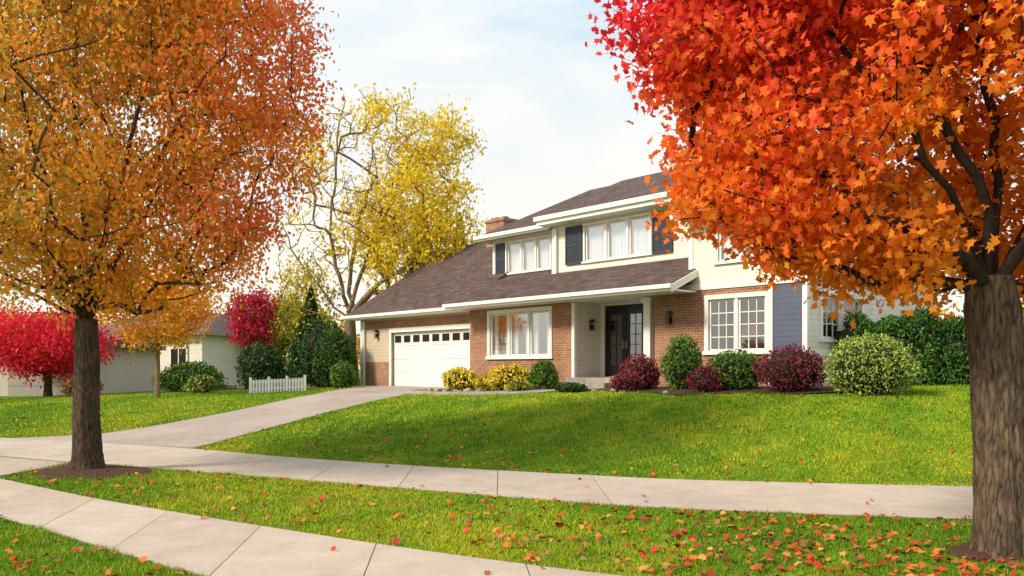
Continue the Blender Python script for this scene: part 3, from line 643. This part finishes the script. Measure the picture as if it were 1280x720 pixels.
for (T,a0,a1,z0,z1) in [(TA,6.98,7.44,4.28,5.5),(TA,9.97,10.42,4.28,5.5),(TB,11.1,11.84,4.26,5.55),(TB,14.76,15.5,4.26,5.55)]:
    SH.box(a0,a1,-.05,-.003,z0,z1,T)
    for (x0,x1,y0,y1) in [(a0,a0+.06,z0,z1),(a1-.06,a1,z0,z1),(a0+.06,a1-.06,z1-.07,z1),(a0+.06,a1-.06,z0,z0+.07),(a0+.06,a1-.06,(z0+z1)/2-.03,(z0+z1)/2+.03)]:
        SH.box(x0,x1,-.075,-.048,y0,y1,T)
    k=z0+.1
    while k<z1-.1:
        SH.box(a0+.06,a1-.06,-.062,-.048,k,k+.022,T); k+=.045
SH.make('shutters',M['navyp'],house)
GD=Part(); a0,a1=gd[0],gd[1]
rows=4; hgd=2.2/rows; cw=(a1-a0)/8
for r_ in range(rows):
    z=r_*hgd; GD.box(a0,a1,.12,.16,z+.006,z+hgd-.006,TG)
    for c_ in range(8):
        x=a0+c_*cw
        if r_<3:
            GD.box(x+.07,x+cw-.07,.112,.118,z+.09,z+hgd-.09,TG)
        else:
            for (p0,p1,q0,q1) in [(x+.06,x+cw-.06,z+.10,z+.13),(x+.06,x+cw-.06,z+hgd-.13,z+hgd-.10),(x+.06,x+.09,z+.13,z+hgd-.13),(x+cw-.09,x+cw-.06,z+.13,z+hgd-.13)]: GD.box(p0,p1,.10,.119,q0,q1,TG)
            BLK.box(x+.09,x+cw-.09,.11,.119,z+.13,z+hgd-.13,TG)
GD.make('garage_door',M['white'],house,.004)
FR.box(a0-.14,a0,-.035,.12,0,2.2,TG); FR.box(a1,a1+.14,-.035,.12,0,2.2,TG); FR.box(a0-.14,a1+.14,-.038,.12,2.2,2.38,TG)
FR.box(-.03,.12,-.03,.05,-.3,2.84,TG); 
BR=Part(); BR.box(0.12,2.14,-.02,-.002,-.35,1.0,TG); BR.box(.13,7.7,-.022,-.002,2.4,2.72,TG); BR.make('brick_base',M['brick'],house)
FR.box(10.42,10.56,-.03,.05,4.0,5.6,TB); FR.box(6.76,6.88,-.03,.05,4.3,5.6,TA); FR.box(20.3,20.43,-.03,.08,-.3,4.9,TW); FR.box(19.39,19.5,-.03,.0,-.3,2.9,TW); FR.box(16.97,17.1,-.03,.05,3.35,4.9,TW)
FR.box(15.8,20.42,-.035,.0,2.88,3.05,TW)
FR.box(10.62,10.70,-.11,-.03,4.0,5.55,TB)
FR.box(.3,.38,-.12,-.04,-.1,2.75,TG)
FR.box(.2,5.2,-.03,0,1.05,1.2,lambda a,d,z:(20.4-d,a,z))
FR.box(12.74,12.86,-.03,.09,-.3,2.8,T0)
FR.box(15.38,15.62,-1.1,-.86,.42,2.8,TE); FR.box(15.33,15.67,-1.15,-.81,.42,.56,TE); FR.box(15.33,15.67,-1.15,-.81,2.66,2.8,TE)
FR.box(d1+.14,15.75,-.03,0,.42,2.88,TE); FR.box(d0-.12,d0,-.04,.05,.42,2.86,TE); FR.box(d1,d1+.13,-.042,.05,.42,2.86,TE)
DO=Part(); mid=(d0+d1)/2
DO.box(d0,d1,.02,.1,2.6,2.75,TE)
DO.box(d0,d0+.07,.02,.1,.47,2.6,TE); DO.box(d1-.07,d1,.02,.1,.47,2.6,TE); DO.box(mid-.03,mid+.03,.015,.1,.47,2.6,TE)
for (x0,x1) in [(d0+.07,mid-.03),(mid+.03,d1-.07)]:
    DO.box(x0,x0+.12,.04,.09,.47,2.6,TE); DO.box(x1-.12,x1,.04,.09,.47,2.6,TE); DO.box(x0+.12,x1-.12,.04,.09,.47,.85,TE); DO.box(x0+.12,x1-.12,.04,.09,2.45,2.6,TE)
    DO.box((x0+x1)/2-.012,(x0+x1)/2+.012,.05,.08,.85,2.45,TE)
    for k in range(1,5): z=.85+1.6*k/5; DO.box(x0+.12,x1-.12,.052,.078,z-.01,z+.01,TE)
    GLD.quad(TE(x0+.12,.065,.85),TE(x1-.12,.065,.85),TE(x1-.12,.065,2.45),TE(x0+.12,.065,2.45))
DO.make('front_door',M['black'],house,.004)
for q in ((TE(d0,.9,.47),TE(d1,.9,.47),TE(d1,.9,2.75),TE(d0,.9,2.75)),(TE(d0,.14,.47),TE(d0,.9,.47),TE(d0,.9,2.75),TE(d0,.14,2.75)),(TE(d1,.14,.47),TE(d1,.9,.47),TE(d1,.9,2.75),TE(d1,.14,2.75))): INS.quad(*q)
HD=Part(); HD.box(mid-.08,mid-.055,-.02,.04,1.35,1.6,TE); HD.box(mid+.055,mid+.08,-.02,.04,1.35,1.6,TE); HD.make('door_handles',M['stone'],house)
LN=Part()
for (T,a,z) in [(side(12.75),.85,1.95),(TW,16.35,2.0),(TG,1.3,2.0)]:
    LN.box(a-.07,a+.07,-.17,-.03,z,z+.03,T); LN.box(a-.09,a+.09,-.19,-.01,z+.27,z+.30,T); LN.box(a-.05,a+.05,-.15,-.05,z+.30,z+.36,T)
    for sx in (-.065,.05):
        for sy in (-.165,-.05): LN.box(a+sx,a+sx+.015,sy,sy+.015,z+.03,z+.27,T)
    LN.box(a-.03,a+.03,-.05,-.001,z+.05,z+.2,T); LN.box(a-.03,a+.03,-.13,-.07,z+.05,z+.18,T)
LN.make('lanterns',M['black'],house)
ST=Part(); ST.box(12.77,15.79,-.35,1.29,-.3,.45); ST.box(12.7,14.7,-.75,-.352,-.3,.31); ST.box(12.5,14.9,-1.2,-.752,-.3,.17); 
ST.make('porch_steps',M['stone'],house,.015)
FR.make('trim',M['white'],house,.004); GL.make('window_panes',M['glass'],house); GLD.make('window_panes_dark',M['glassd'],house)
INS.make('rooms',M['inside'],house); INW.make('rooms_warm',M['inside_w'],house); CUR.make('curtains',M['curtain'],house)
BLK.make('garage_door_windows',M['black'],house)
RF=Part(); FA=Part()
def slab(u0,u1,v0,z0,v1,z1,th=.10):
    i=len(RF.v); RF.v+=[(u0,v0,z0),(u1,v0,z0),(u1,v1,z1),(u0,v1,z1),(u0,v0,z0-th),(u1,v0,z0-th),(u1,v1,z1-th),(u0,v1,z1-th)]
    for f in [(0,1,2,3),(7,6,5,4),(0,4,5,1),(1,5,6,2),(2,6,7,3),(3,7,4,0)]: RF.f.append(tuple(i+j for j in f))
def rake(u,v0,z0,v1,z1,h=.2,w=.04):
    i=len(FA.v); FA.v+=[(u,v0,z0),(u+w,v0,z0),(u+w,v1,z1),(u,v1,z1),(u,v0,z0-h),(u+w,v0,z0-h),(u+w,v1,z1-h),(u,v1,z1-h)]
    for f in [(0,1,2,3),(7,6,5,4),(0,4,5,1),(1,5,6,2),(2,6,7,3),(3,7,4,0)]: FA.f.append(tuple(i+j for j in f))
slab(-.35,7.6,-.25,2.98,5.4,6.5); slab(-.35,7.6,10.9,3.1,5.402,6.498)
rake(-.395,-.25,2.96,5.4,6.48); rake(-.395,10.9,3.08,5.4,6.48)
FA.box(-.35,7.75,-.30,-.255,2.80,2.96); FA.box(-.35,7.75,-.38,-.30,2.86,2.97)
FA.box(-.3,7.74,-.25,.345,2.80,2.84)
slab(7.62,17.2,-1.0,2.98,2.0,4.25); rake(17.202,-1.0,2.96,.2,3.46,.2,.045); 
FA.box(7.62,17.25,-1.05,-1.003,2.80,2.96); FA.box(7.58,17.3,-1.14,-1.052,2.87,2.98); FA.box(7.62,17.2,-1.0,-.003,2.82,2.86); FA.box(12.76,15.79,0,1.29,2.83,2.865)
FA.box(15.8,17.2,-.003,.199,2.83,2.865)
CH=Part(); CH.poly([(7.6,-1.0,2.96),(7.6,0,2.86),(7.6,0,3.3)]); CH.make('porch_cheek',M['white'],house)
E=(6.35,20.85,1.5,10.6); ez=5.80; rz=8.0; R0=(8.2,6.0,rz); R1=(18.6,6.0,rz)
c=[(E[0],E[2],ez),(E[1],E[2],ez),(E[1],E[3],ez),(E[0],E[3],ez)]
RF.poly([c[0],c[1],R1,R0]); RF.poly([c[1],c[2],R1]); RF.poly([c[2],c[3],R0,R1]); RF.poly([c[3],c[0],R0])
FA.box(E[0],E[1],E[2],E[3],ez-.05,ez-.004); FA.box(E[0]-.03,10.3,E[2]-.05,E[2]-.002,ez-.2,ez-.01); FA.box(E[0]-.05,E[0]-.002,E[2]-.05,E[3],ez-.2,ez-.01)
FA.box(E[0]-.05,10.3,E[2]-.14,E[2]-.052,ez-.13,ez)
slab(10.2,17.3,.98,5.98,5.6,7.98,.16); FA.box(10.2,17.3,.93,.977,5.66,5.94); FA.box(10.15,17.35,.84,.928,5.80,5.95); FA.box(10.2,17.3,.98,1.499,5.66,5.70)
rake(10.155,.98,5.96,4.6,7.52,.22)
slab(16.75,20.95,-.35,5.02,3.5,6.9,.12); FA.box(16.75,20.95,-.4,-.353,4.84,5.0); FA.box(16.75,20.95,-.35,.199,4.86,4.9); rake(20.952,-.35,5.0,3.5,6.88,.22,.045); rake(16.702,-.35,5.0,1.4,5.86,.22,.045)
RF.make('roof',M['roof'],house); FA.make('fascia_and_gutters',M['white'],house)
BK=Part(); BK.box(3.25,4.4,4.7,5.5,5.3,7.12); BK.box(3.20,4.45,4.65,5.55,7.12,7.24); BK.make('chimney',M['brick'],house)
BK=Part(); BK.box(3.45,3.7,4.95,5.2,7.24,7.38); BK.box(3.95,4.2,4.95,5.2,7.24,7.36); BK.make('chimney_pots',M['stone'],house)
bm=bmesh.new(); 
for u in np.concatenate([np.arange(8.1,11.2,.45),[15.6,16.4,16.9,18.3]]):
    v=float(bedv(u))+rng.uniform(-.06,.2); p=H0+u*U+v*W_; z=float(hgt(*p)); 
    rr=rng.uniform(.06,.14)
    ret=bmesh.ops.create_icosphere(bm,subdivisions=2,radius=rr)
    ph=rng.uniform(0,6,3); sx,sy,sz=rng.uniform(.8,1.4),rng.uniform(.8,1.2),rng.uniform(.5,.8)
    for vt in ret['verts']:
        q=vt.co; k=1+.14*math.sin(q.x/rr*3+ph[0])+.12*math.sin(q.y/rr*4+ph[1])+.1*math.sin(q.z/rr*5+ph[2])
        vt.co=Vector((p[0]+q.x*k*sx,p[1]+q.y*k*sy,z+.02+q.z*k*sz))
me=D.meshes.new('border_rocks'); bm.to_mesh(me); bm.free(); me.materials.append(M['stone']); link(D.objects.new('border_rocks',me))
ribbon('front_walk',np.array([hw(12.8,-1.2),hw(12.2,-2.2),hw(10.5,-3.0),hw(7.6,-3.1),hw(6.4,-2.6)]),np.array([hw(14.4,-1.2),hw(14.2,-3.0),hw(11,-3.9),hw(7.6,-4.0),hw(6.2,-3.8)]),1.0,1,.035,(.40,.37,.33))
# ---------------------------------------------------------------- neighbours
nh=empty('neighbour_garage',(-24.5,37,.25),0)
p=Part(); p.box(0,5.4,0,6,0,2.35); p.make('walls',plain('nb_wall',(.60,.55,.50),.8),nh)
p=Part()
for k in range(4): p.box(1.2,4.9,-.05,-.004,.03+k*.48,.49+k*.48)
p.make('garage_door',plain('nb_door',(.40,.38,.37),.6),nh,.01)
p=Part(); p.v=[(-.4,-.4,2.3),(5.8,-.4,2.3),(5.8,6.4,2.3),(-.4,6.4,2.3),(-.4,3,3.5),(5.8,3,3.5)]; p.f=[(0,1,5,4),(2,3,4,5),(1,2,5),(3,0,4),(3,2,1,0)]; p.make('roof',plain('nb_roof',(.16,.13,.12),.9,.4,5),nh)
nh=empty('neighbour_house',(-28,52,.3),-.25)
p=Part(); p.box(0,9,0,8,0,3.4); p.make('walls',siding_mat('nb_siding',(.78,.72,.66)),nh)
p=Part(); p.v=[(-.5,-.5,3.35),(9.5,-.5,3.35),(9.5,8.5,3.35),(-.5,8.5,3.35),(1.5,4,5.0),(7.5,4,5.0)]; p.f=[(0,1,5,4),(2,3,4,5),(1,2,5),(3,0,4),(3,2,1,0)]; p.make('roof',plain('nb_roof2',(.18,.16,.15),.9,.4,5),nh)
p=Part()
for x in (1.2,4.0,6.8): p.box(x,x+1.1,-.05,-.004,1.2,2.5)
p.make('windows',M['black'],nh)
p=Part()
for x in (1.2,4.0,6.8):
    for (x0,x1,z0,z1) in [(x-.1,x,1.1,2.6),(x+1.1,x+1.2,1.1,2.6),(x,x+1.1,1.1,1.2),(x,x+1.1,2.5,2.6),(x+.52,x+.58,1.2,2.5)]: p.box(x0,x1,-.08,-.052,z0,z1)
p.make('window_trim',M['white'],nh)
rw=Part()
for k in range(16):
    for j in range(2): rw.box(-16.5+k*.5+j*.22,-16.5+k*.5+.48+j*.22,37.0,37.3,.35+j*.25,.59+j*.25)
rw.make('retaining_wall',M['stone'],None,.02)
# ---------------------------------------------------------------- sky / light / camera
el=math.radians(37)
sd=Vector((-.80,-.40,0)).normalized()*math.cos(el)+Vector((0,0,math.sin(el)))
L_=D.lights.new('sun','SUN'); L_.energy=4.6; L_.angle=math.radians(11); L_.color=(1,.86,.66)
so=D.objects.new('sun',L_); so.rotation_euler=sd.to_track_quat('Z','Y').to_euler(); link(so)
w=D.worlds.new('World'); scene.world=w; w.use_nodes=True; nt=w.node_tree; nt.nodes.clear()
out=N(nt,'ShaderNodeOutputWorld'); bg=N(nt,'ShaderNodeBackground'); nt.links.new(bg.outputs[0],out.inputs[0]); bg.inputs[1].default_value=.13
sk=N(nt,'ShaderNodeTexSky'); sk.sky_type='NISHITA'; sk.sun_disc=False; sk.sun_elevation=el; sk.sun_rotation=math.atan2(sd.x,sd.y)
sk.dust_density=2; sk.air_density=1
tc=N(nt,'ShaderNodeTexCoord'); mp=N(nt,'ShaderNodeMapping'); mp.inputs['Scale'].default_value=(1,1,3.4); mp.inputs['Rotation'].default_value=(.25,.3,.2)
nt.links.new(tc.outputs['Generated'],mp.inputs[0])
nn=N(nt,'ShaderNodeTexNoise',Scale=2.2,Detail=6,Roughness=.54,Distortion=.6); nt.links.new(mp.outputs[0],nn.inputs['Vector'])
cl=ramp(nt,[(.36,(5.3,6.9,8.0)),(.48,(7.0,7.8,8.3)),(.60,(9.0,8.9,8.6))],nn.outputs['Fac'])
sp=N(nt,'ShaderNodeSeparateXYZ'); nt.links.new(tc.outputs['Generated'],sp.inputs[0])
hz=ramp(nt,[(.0,(1,1,1)),(.12,(.85,)*3),(.46,(.0,)*3)],sp.outputs[2])
mh=N(nt,'ShaderNodeMix',data_type='RGBA'); nt.links.new(hz.outputs[0],mh.inputs[0]); nt.links.new(cl.outputs[0],mh.inputs[6]); mh.inputs[7].default_value=(9.4,8.6,7.5,1)
mx=N(nt,'ShaderNodeMix',data_type='RGBA'); mx.inputs[0].default_value=.87; nt.links.new(sk.outputs[0],mx.inputs[6]); nt.links.new(mh.outputs[2],mx.inputs[7])
nt.links.new(mx.outputs[2],bg.inputs[0])
cam=D.cameras.new('camera'); cam.lens=28.125; cam.sensor_width=36; cam.shift_y=.078; cam.clip_end=3000; cam.clip_start=.05
co=D.objects.new('camera',cam); co.location=(0,0,1.6); co.rotation_euler=(math.radians(90),0,0); link(co); scene.camera=co
scene.view_settings.view_transform='Standard'; scene.view_settings.look='None'; scene.view_settings.exposure=0
